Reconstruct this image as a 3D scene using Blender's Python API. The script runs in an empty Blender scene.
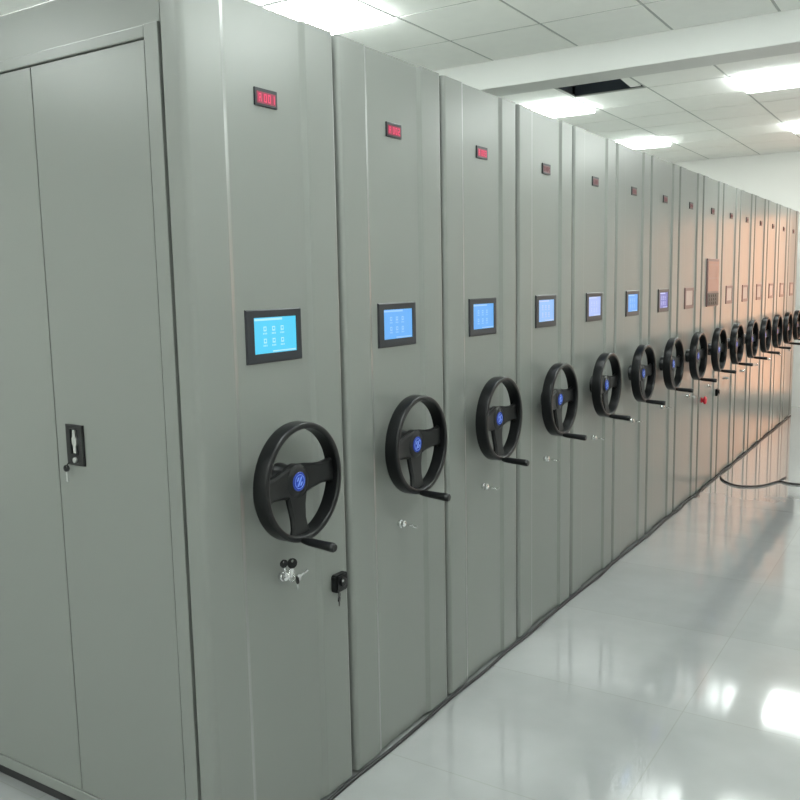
import bpy, bmesh, math, random
from mathutils import Vector, Matrix
random.seed(7)
C = bpy.context.scene.collection
PI = math.pi

# ------------------------------------------------------------------ materials
def new_mat(name):
    m = bpy.data.materials.new(name); m.use_nodes = True
    return m, m.node_tree, m.node_tree.nodes['Principled BSDF']

def paint(name, col, rough=.4, metal=0, spec=.5, coat=0, bump=0, bscale=300, var=0, vscale=3, coat_rough=.1):
    m, nt, b = new_mat(name)
    b.inputs['Base Color'].default_value = (*col, 1)
    b.inputs['Roughness'].default_value = rough
    b.inputs['Metallic'].default_value = metal
    b.inputs['Specular IOR Level'].default_value = spec
    b.inputs['Coat Weight'].default_value = coat
    b.inputs['Coat Roughness'].default_value = coat_rough
    tc = nt.nodes.new('ShaderNodeTexCoord')
    if bump:
        n = nt.nodes.new('ShaderNodeTexNoise'); n.inputs['Scale'].default_value = bscale
        bp = nt.nodes.new('ShaderNodeBump'); bp.inputs['Strength'].default_value = bump; bp.inputs['Distance'].default_value = .002
        nt.links.new(tc.outputs['Object'], n.inputs['Vector']); nt.links.new(n.outputs['Fac'], bp.inputs['Height'])
        nt.links.new(bp.outputs['Normal'], b.inputs['Normal'])
    if var:
        n = nt.nodes.new('ShaderNodeTexNoise'); n.inputs['Scale'].default_value = vscale; n.inputs['Detail'].default_value = 4
        mx = nt.nodes.new('ShaderNodeMix'); mx.data_type = 'RGBA'
        mx.inputs['A'].default_value = (*[c * (1 - var) for c in col], 1)
        mx.inputs['B'].default_value = (*[min(1, c * (1 + var)) for c in col], 1)
        nt.links.new(tc.outputs['Object'], n.inputs['Vector']); nt.links.new(n.outputs['Fac'], mx.inputs['Factor'])
        nt.links.new(mx.outputs['Result'], b.inputs['Base Color'])
    return m

def glow(name, col, strength, base=(.01, .01, .01)):
    m, nt, b = new_mat(name)
    b.inputs['Base Color'].default_value = (*base, 1)
    b.inputs['Roughness'].default_value = .4
    b.inputs['Emission Color'].default_value = (*col, 1)
    b.inputs['Emission Strength'].default_value = strength
    return m

def srgb(r, g, b):
    f = lambda c: c / 12.92 if c <= .04045 else ((c + .055) / 1.055) ** 2.4
    return tuple(f(v / 255) for v in (r, g, b))

M = {}
M['steel'] = paint('grey_powder_coat', (.153, .163, .151), rough=.28, spec=.5, bump=.04, bscale=420, var=.02, vscale=1.3)
M['frame_dark'] = paint('shadow_gap_rubber', (.03, .04, .035), rough=.8)
M['black'] = paint('black_plastic', (.004, .0045, .005), rough=.33, spec=.28, bump=.08, bscale=500)
M['black_matt'] = paint('black_rubber', (.012, .012, .013), rough=.6)
M['bezel'] = paint('dark_bezel', (.010, .012, .016), rough=.35, spec=.35)
M['chrome'] = paint('chrome', (.75, .76, .76), rough=.16, metal=1)
M['brushed'] = paint('satin_metal', (.42, .43, .42), rough=.35, metal=.8)
M['badge'] = paint('blue_badge', srgb(26, 54, 150), rough=.25)
M['badge_mark'] = paint('badge_mark', srgb(95, 128, 210), rough=.3)
M['white_wall'] = paint('wall_paint', (.80, .80, .77), rough=.7, bump=.1, bscale=60, var=.02)
M['beam'] = paint('beam_paint', (.72, .73, .71), rough=.7, bump=.1, bscale=60, var=.02)
M['tile'] = paint('ceiling_tile', (.92, .93, .90), rough=.85, bump=.25, bscale=220, var=.03, vscale=9)
M['tbar'] = paint('ceiling_grid', (.45, .47, .45), rough=.6)
M['plenum'] = paint('plenum_dark', (.075, .09, .11), rough=.9)
M['lamp_frame'] = paint('lamp_frame', (.85, .85, .85), rough=.4)
M['red'] = paint('red_plastic', (.55, .01, .03), rough=.3)
M['red_dark'] = paint('digit_window', (.10, .004, .012), rough=.3)
M['card_green'] = paint('pale_green_label', srgb(120, 138, 118), rough=.6)
M['panel_reflect'] = paint('control_face_reflection', srgb(165, 125, 112), rough=.5, spec=.25)  # glossy unlit panel: its warm reflection is put into the base colour
M['panel_line'] = paint('control_dividers', srgb(150, 112, 100), rough=.4)
M['brown_box'] = paint('dark_keypad', (.045, .035, .03), rough=.5)
M['screen_reflect'] = paint('unlit_screen_reflection', srgb(168, 150, 143), rough=.42)  # switched-off screens, with the light they reflect painted into the colour
M['bezel_warm'] = paint('warm_lit_bezel', srgb(112, 84, 82), rough=.4)  # dark bezel as the warm far light tints it, mixed into the colour
M['light'] = glow('led_diffuser', (.93, 1.0, .97), 32.0, base=(.8, .8, .8))

def floor_mat():
    m, nt, b = new_mat('polished_floor_tile')
    tc = nt.nodes.new('ShaderNodeTexCoord')
    br = nt.nodes.new('ShaderNodeTexBrick')
    br.offset = 0; br.squash = 1
    br.inputs['Scale'].default_value = 1
    br.inputs['Brick Width'].default_value = .8; br.inputs['Row Height'].default_value = .8
    br.inputs['Mortar Size'].default_value = .0025; br.inputs['Mortar Smooth'].default_value = .2
    br.inputs['Color1'].default_value = (.30, .31, .31, 1); br.inputs['Color2'].default_value = (.32, .33, .33, 1)
    br.inputs['Mortar'].default_value = (.27, .28, .27, 1)
    n = nt.nodes.new('ShaderNodeTexNoise'); n.inputs['Scale'].default_value = 4; n.inputs['Detail'].default_value = 6
    mx = nt.nodes.new('ShaderNodeMix'); mx.data_type = 'RGBA'; mx.blend_type = 'MULTIPLY'; mx.inputs['Factor'].default_value = .25
    nt.links.new(tc.outputs['Object'], br.inputs['Vector']); nt.links.new(tc.outputs['Object'], n.inputs['Vector'])
    nt.links.new(br.outputs['Color'], mx.inputs['A']); nt.links.new(n.outputs['Fac'], mx.inputs['B'])
    nt.links.new(mx.outputs['Result'], b.inputs['Base Color'])
    n2 = nt.nodes.new('ShaderNodeTexNoise'); n2.inputs['Scale'].default_value = 7
    mp = nt.nodes.new('ShaderNodeMapRange'); mp.inputs['To Min'].default_value = .04; mp.inputs['To Max'].default_value = .09
    nt.links.new(tc.outputs['Object'], n2.inputs['Vector'])
    nt.links.new(n2.outputs['Fac'], mp.inputs['Value']); nt.links.new(mp.outputs['Result'], b.inputs['Roughness'])
    b.inputs['Coat Weight'].default_value = .8; b.inputs['Coat Roughness'].default_value = .06
    bp = nt.nodes.new('ShaderNodeBump'); bp.inputs['Strength'].default_value = .2; bp.inputs['Distance'].default_value = .001
    n3 = nt.nodes.new('ShaderNodeTexNoise'); n3.inputs['Scale'].default_value = 3
    nt.links.new(tc.outputs['Object'], n3.inputs['Vector'])
    nt.links.new(n3.outputs['Fac'], bp.inputs['Height']); nt.links.new(bp.outputs['Normal'], b.inputs['Normal'])
    return m
M['floor'] = floor_mat()

def screen_mat(name, rgb, k=1.0):
    c = srgb(*rgb)
    return glow(name, c, k)

# ------------------------------------------------------------------ mesh helpers
def obj(name, bm, mats, parent=None, smooth=False, loc=None, rot=None):
    me = bpy.data.meshes.new(name)
    bmesh.ops.recalc_face_normals(bm, faces=bm.faces[:])
    bm.to_mesh(me); bm.free()
    if not isinstance(mats, (list, tuple)): mats = [mats]
    for m in mats: me.materials.append(m)
    if smooth:
        for p in me.polygons: p.use_smooth = True
    o = bpy.data.objects.new(name, me); C.objects.link(o)
    if parent: o.parent = parent
    if loc: o.location = loc
    if rot: o.rotation_euler = rot
    return o

def tag(o, label=None, cat=None, group=None, kind=None):
    if label: o['label'] = label
    if cat: o['category'] = cat
    if group: o['group'] = group
    if kind: o['kind'] = kind
    return o

def empty(name, loc, rz=0):
    o = bpy.data.objects.new(name, None); C.objects.link(o)
    o.location = loc; o.rotation_euler = (0, 0, rz); o.empty_display_size = .05
    return o

def box(bm, x0, x1, y0, y1, z0, z1, bevel=0, mi=0, seg=2):
    g = bmesh.ops.create_cube(bm, size=1)
    vs = g['verts']
    for v in vs:
        v.co = Vector(((x0 + x1) / 2 + v.co.x * (x1 - x0), (y0 + y1) / 2 + v.co.y * (y1 - y0), (z0 + z1) / 2 + v.co.z * (z1 - z0)))
    fs = set(f for v in vs for f in v.link_faces)
    for f in fs: f.material_index = mi
    if bevel:
        es = list(set(e for v in vs for e in v.link_edges))
        r = bmesh.ops.bevel(bm, geom=es, offset=bevel, segments=seg, affect='EDGES', profile=.5, clamp_overlap=True)
        for f in r['faces']: f.material_index = mi

def prism_x(bm, pts, x0, x1, mi=0):
    """polygon in (y,z) extruded along x"""
    a = [bm.verts.new((x0, y, z)) for y, z in pts]; b = [bm.verts.new((x1, y, z)) for y, z in pts]
    fs = [bm.faces.new(a), bm.faces.new(b[::-1])]
    n = len(pts)
    for i in range(n): fs.append(bm.faces.new((a[i], b[i], b[(i + 1) % n], a[(i + 1) % n])))
    for f in fs: f.material_index = mi

def prism_z(bm, pts, z0, z1, mi=0):
    a = [bm.verts.new((x, y, z0)) for x, y in pts]; b = [bm.verts.new((x, y, z1)) for x, y in pts]
    fs = [bm.faces.new(a), bm.faces.new(b[::-1])]
    n = len(pts)
    for i in range(n): fs.append(bm.faces.new((a[i], b[i], b[(i + 1) % n], a[(i + 1) % n])))
    for f in fs: f.material_index = mi

def frame_from(d):
    d = Vector(d).normalized()
    u = d.cross(Vector((0, 0, 1)))
    if u.length < 1e-3: u = d.cross(Vector((0, 1, 0)))
    u.normalize(); return d, u, d.cross(u)

def lathe(bm, prof, origin=(0, 0, 0), axis=(1, 0, 0), n=32, mi=0, cap=True):
    """prof: (distance along axis, radius)"""
    d, u, w = frame_from(axis); o = Vector(origin); rings = []
    for a, r in prof:
        rings.append([bm.verts.new(o + d * a + u * (r * math.cos(2 * PI * k / n)) + w * (r * math.sin(2 * PI * k / n))) for k in range(n)])
    for i in range(len(rings) - 1):
        for k in range(n):
            f = bm.faces.new((rings[i][k], rings[i][(k + 1) % n], rings[i + 1][(k + 1) % n], rings[i + 1][k])); f.material_index = mi
    if cap:
        for r in (rings[0], rings[-1][::-1]):
            f = bm.faces.new(r); f.material_index = mi

def tube(bm, pts, r, n=10, mi=0, closed=False):
    P = [Vector(p) for p in pts]; N = len(P); rings = []
    up = None
    for i, p in enumerate(P):
        a = P[(i - 1) % N] if (closed or i > 0) else P[i]; b = P[(i + 1) % N] if (closed or i < N - 1) else P[i]
        d = (b - a).normalized()
        if up is None:
            up = Vector((0, 0, 1)) if abs(d.z) < .9 else Vector((1, 0, 0))
        u = d.cross(up).normalized(); w = u.cross(d).normalized(); up = w
        rings.append([bm.verts.new(p + u * (r * math.cos(2 * PI * k / n)) + w * (r * math.sin(2 * PI * k / n))) for k in range(n)])
    m = N if closed else N - 1
    for i in range(m):
        A, B = rings[i], rings[(i + 1) % N]
        for k in range(n):
            f = bm.faces.new((A[k], A[(k + 1) % n], B[(k + 1) % n], B[k])); f.material_index = mi
    if not closed:
        bm.faces.new(rings[0]).material_index = mi; bm.faces.new(rings[-1][::-1]).material_index = mi

def smooth_by_angle(o, ang=35):
    me = o.data
    for p in me.polygons: p.use_smooth = True
    bm = bmesh.new(); bm.from_mesh(me)
    for e in bm.edges:
        if len(e.link_faces) == 2 and e.calc_face_angle(0) > math.radians(ang): e.smooth = False
    bm.to_mesh(me); bm.free()

# ------------------------------------------------------------------ dimensions (metres)
W = .6298          # pitch of the units along y
PW = .611          # width of an end panel
H = 2.334          # top of the end panels
T = .062           # thickness of an end panel
N = 15
XL, XR, YB, YF = -4.6, 3.05, -3.4, 10.15
ZC = 3.1
G = .605

# ------------------------------------------------------------------ the room
def struct(name, bm, m): return tag(obj(name, bm, m), kind='structure')

bm = bmesh.new(); box(bm, XL, XR, YB, YF, -.1, 0); struct('floor', bm, M['floor'])
bm = bmesh.new(); box(bm, XL - .15, XL, YB - .15, YF + .15, -.1, ZC + .5); struct('wall_left', bm, M['white_wall'])
bm = bmesh.new(); box(bm, XL, XR, YB - .15, YB, -.1, ZC + .5); struct('wall_back', bm, M['white_wall'])
bm = bmesh.new(); box(bm, XR, XR + .15, YB - .15, YF + .15, -.1, ZC + .5); struct('wall_right', bm, M['white_wall'])
# far wall with a tall glazed opening at the end of the aisle
WX0, WX1, WZ0, WZ1 = .22, 1.32, .12, 2.40
bm = bmesh.new()
box(bm, XL, WX0, YF, YF + .2, -.1, ZC + .5); box(bm, WX1, XR, YF, YF + .2, -.1, ZC + .5)
box(bm, WX0, WX1, YF, YF + .2, -.1, WZ0); box(bm, WX0, WX1, YF, YF + .2, WZ1, ZC + .5)
struct('wall_far', bm, M['white_wall'])
bm = bmesh.new()
fw = .05
box(bm, WX0, WX1, YF + .06, YF + .12, WZ0, WZ0 + fw, .004); box(bm, WX0, WX1, YF + .06, YF + .12, WZ1 - fw, WZ1, .004)
for xx in (WX0, (WX0 + WX1) / 2 - fw / 2, WX1 - fw): box(bm, xx, xx + fw, YF + .06, YF + .12, WZ0 + fw, WZ1 - fw, .004)
struct('window_1', bm, M['lamp_frame'])
for nm, (x0, x1, y0, y1) in {'baseboard_far': (0.1, XR - .012, YF - .012, YF), 'baseboard_right': (XR - .012, XR, YB, YF)}.items():
    bm = bmesh.new(); box(bm, x0, x1, y0, y1, 0, .1, .003); struct(nm, bm, M['tbar'])

# concrete beam crossing the ceiling
BY0, BY1, BZ = 4.04, 4.31, 2.92
bm = bmesh.new(); box(bm, XL, XR, BY0, BY1, BZ, ZC + .3, .006); struct('trim_1', bm, M['beam'])

# suspended ceiling: tiles and grid in cells, lamp cells and the missing tile left open
xs = [.03 + G * k for k in range(-8, 7)]
xs = [XL] + [x for x in xs if XL + .05 < x < XR - .05] + [XR]
ys1 = sorted([BY0 - G * k for k in range(0, 13) if BY0 - G * k > YB + .05] + [YB])
ys2 = [BY1] + [5.53 - G] + [5.53 + .6 * k for k in range(0, 8)] + [YF]
def near(a, b): return abs(a - b) < .02
lamp_cells = []; hole = None
LX = [-3.60, -1.785, .03, 1.845]
LY = [-2.61, -.195, 2.225]; LY2 = [5.53, 7.93]
tiles = bmesh.new(); bars = bmesh.new()
def cells(xs, ys, ly):
    global hole
    for i in range(len(xs) - 1):
        for j in range(len(ys) - 1):
            x0, x1, y0, y1 = xs[i], xs[i + 1], ys[j], ys[j + 1]
            if any(near(x0, a) for a in LX) and any(near(y0, b) for b in ly):
                lamp_cells.append((x0, x1, y0, y1)); continue
            if near(x0, -1.18) and near(y0, 5.53 - G): hole = (x0, x1, y0, y1); continue
            box(tiles, x0 + .009, x1 - .009, y0 + .0085, y1 - .0085, ZC, ZC + .012)
    for x in xs[1:-1]: box(bars, x - .012, x + .012, ys[0], ys[-1], ZC + .003, ZC + .0115)
    for j, y in enumerate(ys[1:-1]):
        if near(y, 5.53 - G): 
            for i in range(len(xs) - 1): box(bars, xs[i] + .012, xs[i + 1] - .012, y - .0115, y + .0115, ZC + .003, ZC + .0115)
        else:
            for i in range(len(xs) - 1): box(bars, xs[i] + .012, xs[i + 1] - .012, y - .0115, y + .0115, ZC + .003, ZC + .0115)
cells(xs, ys1, LY); cells(xs, ys2, LY2)
struct('ceiling', tiles, M['tile']); struct('trim_2', bars, M['tbar'])
bm = bmesh.new(); box(bm, XL, XR, YB, YF, ZC + .5, ZC + .6); struct('trim_3', bm, M['plenum'])
# plenum side skirt around the missing tile so no light leaks in
if hole:
    x0, x1, y0, y1 = hole
    bm = bmesh.new()
    for b in ((x0 - .03, x0 - .0125, y0, y1), (x1 + .0125, x1 + .03, y0, y1), (x0, x1, y0 - .03, y0 - .01), (x0, x1, y1 + .01, y1 + .03)):
        box(bm, *b, ZC + .013, ZC + .4)
    struct('trim_4', bm, M['plenum'])
    # the lifted tile, pushed up askew above the opening
    bm = bmesh.new(); box(bm, -.04, .04, -.27, .27, -.005, .005, .001)
    t = obj('ceiling_tile', bm, M['tile'], loc=(x1 - .06, (y0 + y1) / 2 + .005, ZC + .018), rot=(0, 0, math.radians(5)))
    tag(t, 'white mineral ceiling tile shifted askew beside the dark opening behind the beam', 'ceiling tile')

def light_label(i, x, y):
    near_far = {LY[0]: 'far behind the nearest cabinet', LY[1]: 'just behind the nearest cabinet corner', LY[2]: 'on the near side of the beam',
                LY2[0]: 'just past the beam', LY2[1]: 'last before the far wall'}
    k = min(near_far, key=lambda v: abs(v - y))
    side = ['far left', 'above the cabinets', 'above the aisle edge', 'over the right aisle'][min(range(4), key=lambda q: abs(LX[q] - x))]
    return 'white square LED panel %s, %s' % (side, near_far[k])
proto_light = None
for i, (x0, x1, y0, y1) in enumerate(lamp_cells):
    w, d = x1 - x0, y1 - y0
    if proto_light is None or abs(proto_light[1] - d) > .003:
        r = empty('ceiling_light', ((x0 + x1) / 2, (y0 + y1) / 2, ZC))
        a, b = w / 2 - .014, d / 2 - .012
        bm = bmesh.new()
        for q in ((-a, a, -b, -b + .015), (-a, a, b - .015, b), (-a, -a + .015, -b + .015, b - .015), (a - .015, a, -b + .015, b - .015)):
            box(bm, *q, -.004, .02)
        box(bm, -a, a, -b, b, .02, .03)
        obj('lamp_frame', bm, M['lamp_frame'], r)
        bm = bmesh.new(); box(bm, -a + .015, a - .015, -b + .015, b - .015, -.032, .012, .008)
        obj('diffuser', bm, M['light'], r)
        proto_light = (r, d)
    else:
        src = proto_light[0]; r = src.copy(); C.objects.link(r); r.location = ((x0 + x1) / 2, (y0 + y1) / 2, ZC)
        for ch in list(src.children):
            c = ch.copy(); C.objects.link(c); c.parent = r
    tag(r, light_label(i, x0, y0), 'ceiling light', 'LED panels set into the suspended ceiling')

# ------------------------------------------------------------------ parts of a shelving unit
def end_panel_bm():
    bm = bmesh.new()
    r = .016
    prof = [(-T, 0)]
    for k in range(0, 7):
        a = PI / 2 * k / 6
        prof.append((-r + r * math.sin(a), r - r * math.cos(a)))
    prof += [(0, r + .002), (0, .134), (0, .136), (-.0012, .139), (-.0070, .153), (-.008, .157), (-.008, .159), (-.008, .453), (-.008, .455), (-.0070, .459), (-.0012, .473), (0, .476), (0, .478), (0, PW - r - .002)]
    for k in range(6, -1, -1):
        a = PI / 2 * k / 6
        prof.append((-r + r * math.sin(a), PW - r + r * math.cos(a)))
    prof += [(-T, PW)]
    # dedupe
    out = []
    for p in prof:
        if not out or (abs(out[-1][0] - p[0]) + abs(out[-1][1] - p[1])) > 1e-5: out.append(p)
    prism_z(bm, out, .014, H)
    return bm

# seven-segment digits
SEG = {'0': 'abcdef', '1': 'bc', '2': 'abged', '3': 'abgcd', '4': 'fgbc', '5': 'afgcd', '6': 'afgedc', '7': 'abc', '8': 'abcdefg', '9': 'abcdfg', 'A': 'abcefg'}
def digit_bm(ch, y, cz, h, x):
    """one seven-segment figure: strokes meet, so it is one piece"""
    bm = bmesh.new(); w = h * .52; t = h * .17
    for s in SEG[ch]:
        q = {'a': (-w / 2, w / 2, h / 2 - t, h / 2), 'd': (-w / 2, w / 2, -h / 2, -h / 2 + t), 'g': (-w / 2, w / 2, -t / 2, t / 2),
             'f': (-w / 2, -w / 2 + t, 0, h / 2), 'b': (w / 2 - t, w / 2, 0, h / 2), 'e': (-w / 2, -w / 2 + t, -h / 2, 0), 'c': (w / 2 - t, w / 2, -h / 2, 0)}[s]
        box(bm, x, x + .0008, y + q[0], y + q[1], cz + q[2], cz + q[3])
    bmesh.ops.remove_doubles(bm, verts=bm.verts[:], dist=1e-6)
    return bm

RED = glow('led_red', srgb(225, 45, 95), .95)
RED_DIM = glow('led_red_dim', srgb(120, 50, 60), .6)
WIN_LIT = glow('digit_glass_lit', srgb(140, 12, 50), .55, base=(.1, .004, .02))
WIN_DIM = glow('digit_glass_dim', srgb(88, 50, 54), .5, base=(.06, .02, .02))
screen_cols = [(70, 205, 245), (92, 170, 242), (92, 168, 240), (140, 186, 242), (160, 182, 240), (84, 160, 240), (98, 104, 182)]
ICON = [glow('screen_icon_a', srgb(170, 232, 255), 1.0), glow('screen_icon_b', srgb(150, 200, 255), 1.0), glow('screen_icon_c', srgb(190, 205, 250), 1.0)]

def wheel_parts(parent, yc, zc):
    # spoked wheel, centred at local origin, axis +x
    root_loc = (0, yc, zc)
    bm = bmesh.new(); n = 72
    Ro, Ri, X0, X1 = .167, .149, .046, .095
    sec = []
    rad = .006
    corners = [(X1 - rad, Ro - rad, 0), (X0 + rad, Ro - rad, 90), (X0 + rad, Ri + rad, 180), (X1 - rad, Ri + rad, 270)]
    for cx, cr, a0 in corners:
        for k in range(5):
            a = math.radians(a0 + 90 * k / 4)
            sec.append((cx + rad * math.cos(a), cr + rad * math.sin(a)))
    rings = []
    for k in range(n):
        a = 2 * PI * k / n
        rings.append([bm.verts.new((x, r * math.cos(a), r * math.sin(a))) for x, r in sec])
    for k in range(n):
        A, B = rings[k], rings[(k + 1) % n]
        for i in range(len(sec)): bm.faces.new((A[i], A[(i + 1) % len(sec)], B[(i + 1) % len(sec)], B[i]))
    # three spokes: right, left, down; flared at hub and rim, slightly dished
    for ang in (3, 183, 270):
        a = math.radians(ang); ca, sa = math.cos(a), math.sin(a)
        st = []
        for s, hw, xf in ((.0, .048, .064), (.035, .044, .065), (.07, .036, .066), (.105, .031, .070), (.132, .034, .074), (.153, .042, .076)):
            xb = xf - .017
            pr = [(xb, -hw + .004), (xb + .004, -hw), (xf - .006, -hw), (xf, -hw + .007), (xf, hw - .007), (xf - .006, hw), (xb + .004, hw), (xb, hw - .004)]
            st.append([bm.verts.new((x, s * ca - q * sa, s * sa + q * ca)) for x, q in pr])
        for i in range(len(st) - 1):
            for k in range(8): bm.faces.new((st[i][k], st[i][(k + 1) % 8], st[i + 1][(k + 1) % 8], st[i + 1][k]))
        bm.faces.new(st[0]); bm.faces.new(st[-1][::-1])
    lathe(bm, [(.038, .044), (.042, .049), (.062, .049), (.067, .044), (.069, .032)], n=36)
    wh = obj('handwheel', bm, M['black'], parent, loc=root_loc); smooth_by_angle(wh, 40)
    bm = bmesh.new(); lathe(bm, [(-.008, .046), (.004, .046), (.010, .043), (.042, .041)], n=32)
    s = obj('shaft', bm, M['black'], wh); smooth_by_angle(s, 40)
    bm = bmesh.new(); lathe(bm, [(.0685, .027), (.0705, .027), (.0715, .0255)], n=36, mi=0)
    # pale ring and slanted stroke of the emblem
    ringp = []
    for k in range(28):
        a = 2 * PI * k / 28; ringp.append((.0717, .0195 * math.cos(a), .0195 * math.sin(a)))
    tube(bm, ringp, .0009, n=6, mi=1, closed=True)
    prism_x(bm, [(-.011, -.013), (-.004, -.013), (.012, .013), (.005, .013)], .0712, .0724, 1)
    prism_x(bm, [(-.013, .002), (-.007, .002), (-.001, .012), (-.007, .012)], .0712, .0724, 1)
    prism_x(bm, [(.013, -.002), (.007, -.002), (.001, -.012), (.007, -.012)], .0712, .0724, 1)
    b = obj('badge', bm, [M['badge'], M['badge_mark']], wh); b['label'] = 'round blue emblem in the hub'
    a = math.radians(262)
    bm = bmesh.new()
    lathe(bm, [(.070, .008), (.094, .008), (.098, .0095), (.108, .0105), (.12, .0115), (.17, .0125), (.192, .0138), (.201, .013), (.204, .010)],
          origin=(0, .156 * math.cos(a), .156 * math.sin(a)), axis=(1, 0, -.05), n=20)
    g = obj('spinner_grip', bm, M['black'], wh); smooth_by_angle(g, 40)
    return wh

def screen_part(parent, idx):
    yc, zc = .3055, 1.4675
    cy, cz = yc, zc
    w, h = .232, .146
    iw, ih = .178, .099
    bez = M['bezel'] if idx < 8 else M['bezel_warm']
    if idx == 7: bez = M['bezel_warm']
    bm = bmesh.new()
    # bezel as four bars around the display, over a thin back
    x0, x1 = -.0095, -.002
    oy0, oy1, oz0, oz1 = cy - w / 2, cy + w / 2, cz - h / 2, cz + h / 2
    iy0, iy1, iz0, iz1 = cy - iw / 2 + .003, cy + iw / 2 + .003, cz - ih / 2 + .002, cz + ih / 2 + .002
    def ring(x, a): return [bm.verts.new((x, y, z)) for y, z in a]
    O = [(oy0, oz0), (oy1, oz0), (oy1, oz1), (oy0, oz1)]
    O2 = [(oy0 + .003, oz0 + .003), (oy1 - .003, oz0 + .003), (oy1 - .003, oz1 - .003), (oy0 + .003, oz1 - .003)]
    I = [(iy0, iz0), (iy1, iz0), (iy1, iz1), (iy0, iz1)]
    R = [ring(x0, O), ring(x1 - .003, O), ring(x1, O2), ring(x1, I), ring(x1 - .004, I)]
    for a, b in zip(R, R[1:]):
        for k in range(4): bm.faces.new((a[k], a[(k + 1) % 4], b[(k + 1) % 4], b[k]))
    bm.faces.new(R[-1]); bm.faces.new(R[0][::-1])
    t = obj('touch_screen', bm, bez, parent)
    bm = bmesh.new()
    box(bm, x1 - .0038, x1 - .002, iy0 + .0005, iy1 - .0005, iz0 + .0005, iz1 - .0005, mi=0)
    xi = x1 - .002
    if idx < 7:
        box(bm, xi, xi + .0004, iy0 + .004, iy1 - .06, iz1 - .009, iz1 - .003, mi=1)          # title strip
        box(bm, xi, xi + .0004, iy0 + .075, iy1 - .004, iz0 + .003, iz0 + .007, mi=1)
        for r_ in range(2):
            for c_ in range(3):
                y = iy0 + .045 + c_ * .036; z = iz1 - .032 - r_ * .033
                box(bm, xi, xi + .0004, y - .006, y + .006, z - .006, z + .007, mi=1)
                box(bm, xi + .0001, xi + .0006, y - .003, y + .003, z - .002, z + .004, mi=0)
                for q in range(3): box(bm, xi, xi + .0004, y - .008 + q * .006, y - .0045 + q * .006, z - .0145, z - .010, mi=1)
        mats = [SCR[idx], ICON[0 if idx == 0 else (2 if idx in (3, 4, 6) else 1)]]
    else:
        mats = [M['screen_reflect'], M['panel_line']]
    d = obj('display', bm, mats, t)
    return t

SCR = [screen_mat('screen_%d' % (i + 1), c, 1.0) for i, c in enumerate(screen_cols)]

def lock_bm(r=.012, L=.016):
    bm = bmesh.new()
    lathe(bm, [(-.011, r * .85), (.003, r * .85), (.003, r * 1.25), (.006, r * 1.2), (.006, r), (L, r * .96), (L + .001, r * .8)], n=24)
    return bm

def rounded(bm, y0, y1, z0, z1, r, x0, x1, mi=0, n=5):
    pts = []
    for cy, cz, a0 in ((y1 - r, z1 - r, 0), (y0 + r, z1 - r, 90), (y0 + r, z0 + r, 180), (y1 - r, z0 + r, 270)):
        for k in range(n + 1):
            a = math.radians(a0 + 90 * k / n); pts.append((cy + r * math.cos(a), cz + r * math.sin(a)))
    prism_x(bm, pts, x0, x1, mi)

# -------- shelf body behind an end panel
BX1, BX0, BH = -.075, -2.13, 2.30
def plain_body(parent):
    bm = bmesh.new()
    box(bm, BX0, BX1, .012, PW - .012, .06, BH, .003)
    return obj('shelf_body', bm, M['steel'], parent)

panel_mesh_src = None
ordn = ['nearest', 'second', 'third', 'fourth', 'fifth', 'sixth', 'seventh', 'eighth', 'ninth', 'tenth', 'eleventh', 'twelfth', 'thirteenth', 'fourteenth', 'fifteenth']
desc = ['grey mobile shelving unit with double side doors and cyan lit screen, nearest in the row',
        'grey mobile shelving unit with blue lit screen, second from the left in the row',
        'grey mobile shelving unit with blue lit screen, third from the left in the row',
        'grey mobile shelving unit with pale blue screen, fourth from the left in the row',
        'grey mobile shelving unit with pale lavender blue screen, fifth from the left in the row',
        'grey mobile shelving unit with vivid blue screen, sixth from the left in the row',
        'grey mobile shelving unit with dim violet screen, seventh from the left in the row',
        'grey shelving unit with pale unlit screen just left of the tall control panel',
        'grey shelving unit with tall control panel and red push button, ninth in the row',
        'grey shelving unit with pale screen just right of the tall control panel']
desc += ['grey mobile shelving unit with pale screen, %s of the row from the left' % ordn[k] for k in range(10, 14)]
desc += ['grey mobile shelving unit closing the far right end of the row']

units = []
GR = 'mobile shelving units standing in one row'
for i in range(N):
    u = empty('mobile_shelf', (0, i * W, 0)); units.append(u)
    tag(u, desc[i], 'shelving unit', GR)
    if i == 0:
        ep = obj('end_panel', end_panel_bm(), M['steel'], u); smooth_by_angle(ep, 30)
        seal = bmesh.new(); box(seal, -.054, -.030, PW + .0005, W - .0005, .03, H - .045)
        sl = obj('rubber_seal', seal, M['frame_dark'], u)
        wh = wheel_parts(u, .298, 1.064)
        base = bmesh.new(); box(base, BX0 + .02, -.03, .03, PW - .03, .004, .0595)
        bs = obj('base_plinth', base, M['black_matt'], u)
    else:
        for src in (ep, sl, wh, bs):
            c = src.copy(); C.objects.link(c); c.parent = u
            for ch in src.children:
                d = ch.copy(); C.objects.link(d); d.parent = c
        plain_body(u)
    # red number display
    bm = bmesh.new(); box(bm, -.0095, -.003, .2605, .3505, 2.0775, 2.1235, .0012)
    box(bm, -.003, -.0026, .268, .343, 2.084, 2.114, mi=1)
    dd = obj('number_display', bm, [M['bezel'], WIN_LIT if i < 3 else WIN_DIM], u)
    for q, ch in enumerate('A%03d' % (i + 1)):
        obj('digit', digit_bm(ch, (.279, .3005, .3165, .3325)[q], 2.099, .022, -.0026), RED if i < 3 else RED_DIM, dd)
    if i != 8: screen_part(u, i)
    # lock under the wheel
    lk = obj('lock', lock_bm(), M['chrome'], u, loc=(-.0, .292, .782)); smooth_by_angle(lk, 40)

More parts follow.
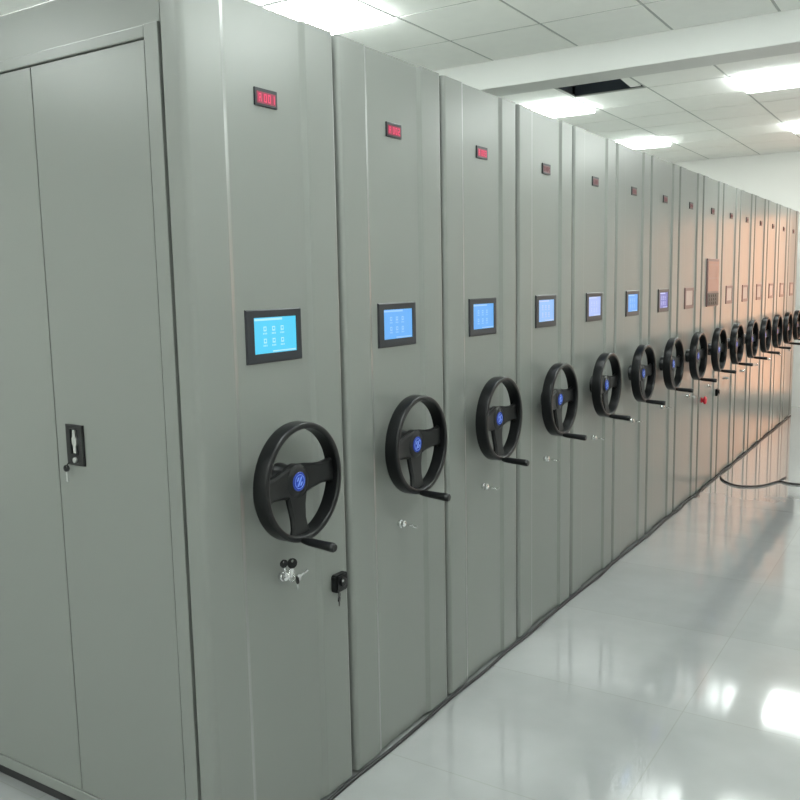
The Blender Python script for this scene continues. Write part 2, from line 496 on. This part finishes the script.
# -------- nearest unit: framed body with double side doors
u = units[0]
bm = bmesh.new()
DX1 = -.123; ZD0, ZD1 = .10, 2.205
box(bm, DX1 + .001, BX1, 0, .585, .06, 2.24, .002)                      # front post
box(bm, BX0, BX0 + .06, 0, .585, .06, 2.24, .002)                       # rear post
box(bm, BX0 + .06, DX1 + .001, 0, .585, ZD1 + .003, 2.24, .004)             # lintel
box(bm, BX0 + .06, DX1 + .001, .0, .585, .06, ZD0 - .003, .002)             # sill
box(bm, BX0 + .06, DX1 + .001, .022, .585, ZD0 - .003, ZD1 + .003)            # inner carcass
box(bm, BX0, BX1, .010, .585, 2.238, 2.362, .003)                     # set-back top fascia
obj('shelf_body', bm, M['steel'], u)
bm = bmesh.new(); box(bm, BX1 + .0004, -T - .0004, .014, .58, .07, 2.30)
obj('gap_strip', bm, M['frame_dark'], u)
doors = [(-.573, -.126), (-1.022, -.5765), (-1.475, -1.0285), (-1.925, -1.4785)]
for k, (a, b) in enumerate(doors):
    bm = bmesh.new(); box(bm, a, b, .0025, .0215, ZD0, ZD1, .0015)
    d = obj('door', bm, M['steel'], u)
    if k in (0, 2):
        # recessed black lock plate with silver lever (faces -y)
        cx = a + .085 - .002; cz = 1.170
        bm = bmesh.new()
        ox, oz, ix, iz = .0375, .058, .017, .036
        def rr(y, hx, hz, dz=0): return [bm.verts.new((cx + sx * hx, y, cz + dz + sz * hz)) for sx, sz in ((-1, -1), (1, -1), (1, 1), (-1, 1))]
        R = [rr(.004, ox, oz), rr(-.002, ox, oz), rr(-.004, ox - .003, oz - .003), rr(-.004, ix, iz, .010), rr(.0015, ix - .002, iz - .002, .010)]
        for p_, q_ in zip(R, R[1:]):
            for z_ in range(4): bm.faces.new((p_[z_], p_[(z_ + 1) % 4], q_[(z_ + 1) % 4], q_[z_]))
        bm.faces.new(R[-1]); bm.faces.new(R[0][::-1])
        lp = obj('lock_plate', bm, M['black'], d)
        bm = bmesh.new()
        pts = [(-.005, -.033), (.005, -.033), (.006, -.012), (.010, -.008), (.010, .010), (.006, .014), (.005, .033), (-.005, .033), (-.006, .014), (-.010, .010), (-.010, -.008), (-.006, -.012)]
        a_ = [bm.verts.new((cx + px, -.0045, cz + .010 + pz)) for px, pz in pts]; b_ = [bm.verts.new((cx + px, .0010, cz + .010 + pz)) for px, pz in pts]
        bm.faces.new(a_); bm.faces.new(b_[::-1])
        for z_ in range(len(pts)): bm.faces.new((a_[z_], a_[(z_ + 1) % len(pts)], b_[(z_ + 1) % len(pts)], b_[z_]))
        lathe(bm, [(-.001, .0075), (.006, .0075), (.007, .006)], origin=(cx + .002, -.003, cz - .042), axis=(0, -1, 0), n=20)
        lv = obj('lever', bm, M['brushed'], d); lv['label'] = 'silver lever in the black lock plate'

# black cam lock box low on the right edge of the nearest unit and on the ninth one
def side_lock(u, z=.705):
    bm = bmesh.new()
    rounded(bm, .520, .582, z - .028, z + .028, .009, -.0005, .016)
    rounded(bm, .526, .576, z - .023, z + .023, .009, .016, .021)
    lathe(bm, [(.018, .015), (.027, .015), (.028, .013)], origin=(0, .549, z + .004), n=24, mi=0)
    lathe(bm, [(.0275, .004), (.0290, .004)], origin=(0, .542, z + .010), n=12, mi=1)
    o = obj('black_lock', bm, [M['black'], M['chrome']], u)
    return o
side_lock(units[0], .687); side_lock(units[8], .705)

# ninth unit: tall control panel, red button, small label
u = units[8]
bm = bmesh.new()
box(bm, -.010, .010, .135, .490, 1.392, 1.748, .003, mi=0)
box(bm, .010, .0115, .150, .475, 1.505, 1.728, mi=1)
box(bm, .0115, .012, .150, .475, 1.700, 1.705, mi=2); box(bm, .0115, .012, .150, .475, 1.600, 1.606, mi=2)
cp = obj('control_panel', bm, [M['bezel_warm'], M['panel_reflect'], M['panel_line']], u)
bm = bmesh.new(); box(bm, .010, .0135, .145, .480, 1.397, 1.492, .002)
for r_ in range(3):
    for c_ in range(4): box(bm, .0135, .016, .18 + c_ * .065, .225 + c_ * .065, 1.408 + r_ * .027, 1.427 + r_ * .027, .001)
obj('keypad', bm, M['brown_box'], cp)
bm = bmesh.new()
lathe(bm, [(-.001, .020), (.008, .020), (.008, .014), (.018, .014), (.020, .026), (.028, .030), (.036, .026), (.040, .014)], n=28)
rb = obj('stop_button', bm, M['red'], u, loc=(0, .075, .700)); smooth_by_angle(rb, 50); rb['label'] = 'red mushroom push button'
bm = bmesh.new(); box(bm, -.0002, .0012, .28, .40, .72, .80); lb = obj('label_plate', bm, M['card_green'], u, loc=(-.0095, 0, 0))

# ------------------------------------------------------------------ keys
def key_mesh(bow_r=.012, blade=.03, mi_b=0, mi_k=1, thick=.0035):
    """key in local axes: bow at the origin in the YZ plane, blade along -z"""
    bm = bmesh.new(); n = 20
    ro = [(bow_r * math.cos(2 * PI * k / n), bow_r * math.sin(2 * PI * k / n)) for k in range(n)]
    ri = [(bow_r * .28 * math.cos(2 * PI * k / n), bow_r * .45 + bow_r * .28 * math.sin(2 * PI * k / n)) for k in range(n)]
    V = {}
    for s, x in ((0, -thick / 2), (1, thick / 2)):
        V[s, 0] = [bm.verts.new((x, y, z)) for y, z in ro]; V[s, 1] = [bm.verts.new((x, y, z)) for y, z in ri]
    for k in range(n):
        q = (k + 1) % n
        for a, b in ((V[0, 0], V[0, 1]), (V[0, 1], V[1, 1]), (V[1, 1], V[1, 0]), (V[1, 0], V[0, 0])):
            bm.faces.new((a[k], a[q], b[q], b[k])).material_index = mi_b
    w = bow_r * .3
    t = thick * .25
    pts = [(-w, -bow_r * .85), (w, -bow_r * .85), (w, -bow_r - blade * .35), (w * .5, -bow_r - blade * .45), (w, -bow_r - blade * .55), (w * .6, -bow_r - blade * .7), (w, -bow_r - blade * .85), (0, -bow_r - blade), (-w, -bow_r - blade * .9)]
    prism_x(bm, pts, -t, t, mi_k)
    return bm

def ring_pts(c, r, ax, n=22):
    d, u_, w_ = frame_from(ax); c = Vector(c)
    return [c + u_ * (r * math.cos(2 * PI * k / n)) + w_ * (r * math.sin(2 * PI * k / n)) for k in range(n)]

# nearest unit, lock under the wheel: bunch with two black-headed keys on a ring
kb = empty('key_bunch', (.018, .292, .782))
tag(kb, 'bunch of black headed keys on a steel ring in the lock under the nearest handwheel', 'keys', 'keys left in the cabinet locks')
bm = key_mesh(.012, .030); obj('key', bm, [M['black'], M['chrome']], kb, loc=(.014, -.028, .050), rot=(math.radians(8), 0, math.radians(-15)))
bm = key_mesh(.015, .026); obj('key', bm, [M['black'], M['chrome']], kb, loc=(.024, -.004, .046), rot=(math.radians(-6), 0, math.radians(-25)))
bm = bmesh.new(); tube(bm, ring_pts((.022, -.006, .012), .020, (1, .35, .1)), .0018, n=8, closed=True); ko = obj('key_ring', bm, M['chrome'], kb); smooth_by_angle(ko, 60)
bm = key_mesh(.010, .030); k3 = obj('key', bm, [M['chrome'], M['chrome']], kb, loc=(.030, .014, .000), rot=(math.radians(110), 0, math.radians(-10))); k3['label'] = 'bright steel key sticking out sideways'
bm = key_mesh(.011, .018); obj('key', bm, [M['black'], M['chrome']], kb, loc=(.034, .004, -.004), rot=(math.radians(4), 0, math.radians(60)))

# single silver keys in the locks of the other units
proto = None
for i in range(1, 8):
    if proto is None:
        r = empty('key', (.017, .292 + i * W, .782))
        bm = key_mesh(.011, .018, 0, 0); hd = obj('key_head', bm, M['chrome'], r, loc=(.024, 0, 0), rot=(0, -PI / 2, 0))
        bm = bmesh.new(); tube(bm, ring_pts((.030, .010, -.006), .012, (.5, .3, 1)), .0012, n=8, closed=True); rg = obj('key_ring', bm, M['chrome'], r)
        smooth_by_angle(rg, 60); proto = r
    else:
        r = proto.copy(); C.objects.link(r); r.location = (.017, .292 + i * W, .782)
        for ch in list(proto.children):
            c = ch.copy(); C.objects.link(c); c.parent = r
    tag(r, 'small silver key in the lock under the %s handwheel from the left' % ordn[i], 'key', 'keys left in the cabinet locks')

# key hanging under the black lock of the nearest unit
kr = empty('key', (.0235, .527, .662))
tag(kr, 'small dark key hanging under the black lock low on the nearest end panel', 'key', 'keys left in the cabinet locks')
bm = bmesh.new(); tube(bm, ring_pts((.0, .0, -.006), .008, (1, .3, 0)), .0015, n=8, closed=True); obj('key_ring', bm, M['black'], kr)
bm = key_mesh(.009, .014, 0, 0); obj('key_head', bm, M['black'], kr, loc=(.0, 0, -.020), rot=(0, 0, .3))
# key hanging from the side door lock plate
kd = empty('key', (-.523, -.0085, 1.118))
tag(kd, 'dark key hanging from the black lock plate on the side door', 'key', 'keys left in the cabinet locks')
bm = bmesh.new(); tube(bm, [(.033, .002, .010), (.018, -.003, .006), (.004, -.004, .0), (-.002, -.003, -.006)], .0016, n=8); obj('key_ring', bm, M['black'], kd)
bm = key_mesh(.010, .030, 0, 1); obj('key_head', bm, [M['black'], M['brushed']], kd, loc=(0, -.002, -.016), rot=(0, 0, math.radians(100)))
kd.children[1].rotation_euler = (0, math.radians(6), math.radians(95))

# ------------------------------------------------------------------ cable along the foot of the row and across the aisle
def catmull(P, n=8):
    P = [Vector(p) for p in P]; out = []
    for i in range(len(P) - 1):
        p0 = P[max(i - 1, 0)]; p1 = P[i]; p2 = P[i + 1]; p3 = P[min(i + 2, len(P) - 1)]
        for k in range(n):
            t = k / n
            out.append(.5 * ((2 * p1) + (-p0 + p2) * t + (2 * p0 - 5 * p1 + 4 * p2 - p3) * t * t + (-p0 + 3 * p1 - 3 * p2 + p3) * t ** 3))
    out.append(P[-1]); return out
bm = bmesh.new()
pts = []
y = -.1
while y < 9.4:
    pts.append((.008 + random.uniform(-.002, .010), y, .0062)); y += .23
tube(bm, catmull(pts, 5), .0062, n=8)
cb = obj('floor_cable', bm, M['black_matt']); smooth_by_angle(cb, 60)
tag(cb, 'black cable lying along the foot of the cabinet row', 'cable')
bm = bmesh.new()
tube(bm, catmull([(.037, 5.66, .0075), (.09, 5.54, .0075), (.20, 5.42, .0075), (.30, 5.43, .0075), (.39, 5.52, .0075), (.47, 5.72, .0075), (.54, 5.68, .0075), (.70, 5.70, .0075), (.95, 5.95, .0075), (1.3, 6.05, .0075), (1.9, 6.0, .0075), (2.6, 6.2, .0075), (3.02, 6.3, .0075)], 8), .007, n=8)
tube(bm, catmull([(.47, 5.72, .0085), (.47, 5.80, .0065), (.49, 5.90, .0065)], 6), .005, n=8)
c2 = obj('power_cord', bm, M['black_matt']); smooth_by_angle(c2, 60)
tag(c2, 'thin dark cord curving out across the aisle floor from the cabinets', 'cord')

# ------------------------------------------------------------------ daylight through the far right window (low warm sun haze)
L = bpy.data.lights.new('window_daylight', 'AREA'); L.shape = 'RECTANGLE'; L.size = WX1 - WX0; L.size_y = WZ1 - WZ0
L.energy = 23; L.color = (1, .50, .28)
lo = bpy.data.objects.new('window_daylight', L); C.objects.link(lo)
lo.location = ((WX0 + WX1) / 2, YF + .35, (WZ0 + WZ1) / 2); lo.rotation_euler = (-PI / 2, 0, 0)
w = bpy.data.worlds.new('World'); bpy.context.scene.world = w; w.use_nodes = True
w.node_tree.nodes['Background'].inputs['Color'].default_value = (1, .72, .55, 1)
w.node_tree.nodes['Background'].inputs['Strength'].default_value = .6

# ------------------------------------------------------------------ camera
f, yaw, pitch, roll = 871.75, -.56943, -.13155, -.01949
cam = bpy.data.cameras.new('camera'); cam.sensor_width = 36; cam.sensor_fit = 'HORIZONTAL'; cam.lens = f * 36 / 800
cam.clip_start = .02; cam.clip_end = 100
co = bpy.data.objects.new('camera', cam); C.objects.link(co)
cw, sw, cp_, sp_ = math.cos(yaw), math.sin(yaw), math.cos(pitch), math.sin(pitch)
fwv = Vector((sw * cp_, cw * cp_, sp_)); r0 = Vector((cw, -sw, 0)); u0 = r0.cross(fwv)
r2 = r0 * math.cos(roll) + u0 * math.sin(roll); u2 = -r0 * math.sin(roll) + u0 * math.cos(roll)
mt = Matrix((( r2.x, u2.x, -fwv.x, 1.5856), (r2.y, u2.y, -fwv.y, -1.5435), (r2.z, u2.z, -fwv.z, 1.6), (0, 0, 0, 1)))
co.matrix_world = mt
sc = bpy.context.scene; sc.camera = co
sc.view_settings.view_transform = 'Standard'; sc.view_settings.look = 'None'
sc.view_settings.exposure = 0; sc.view_settings.gamma = 1; sc.view_settings.use_curve_mapping = False
sc.cycles.max_bounces = 8; sc.cycles.diffuse_bounces = 5; sc.cycles.glossy_bounces = 4
sc.cycles.sample_clamp_indirect = 6
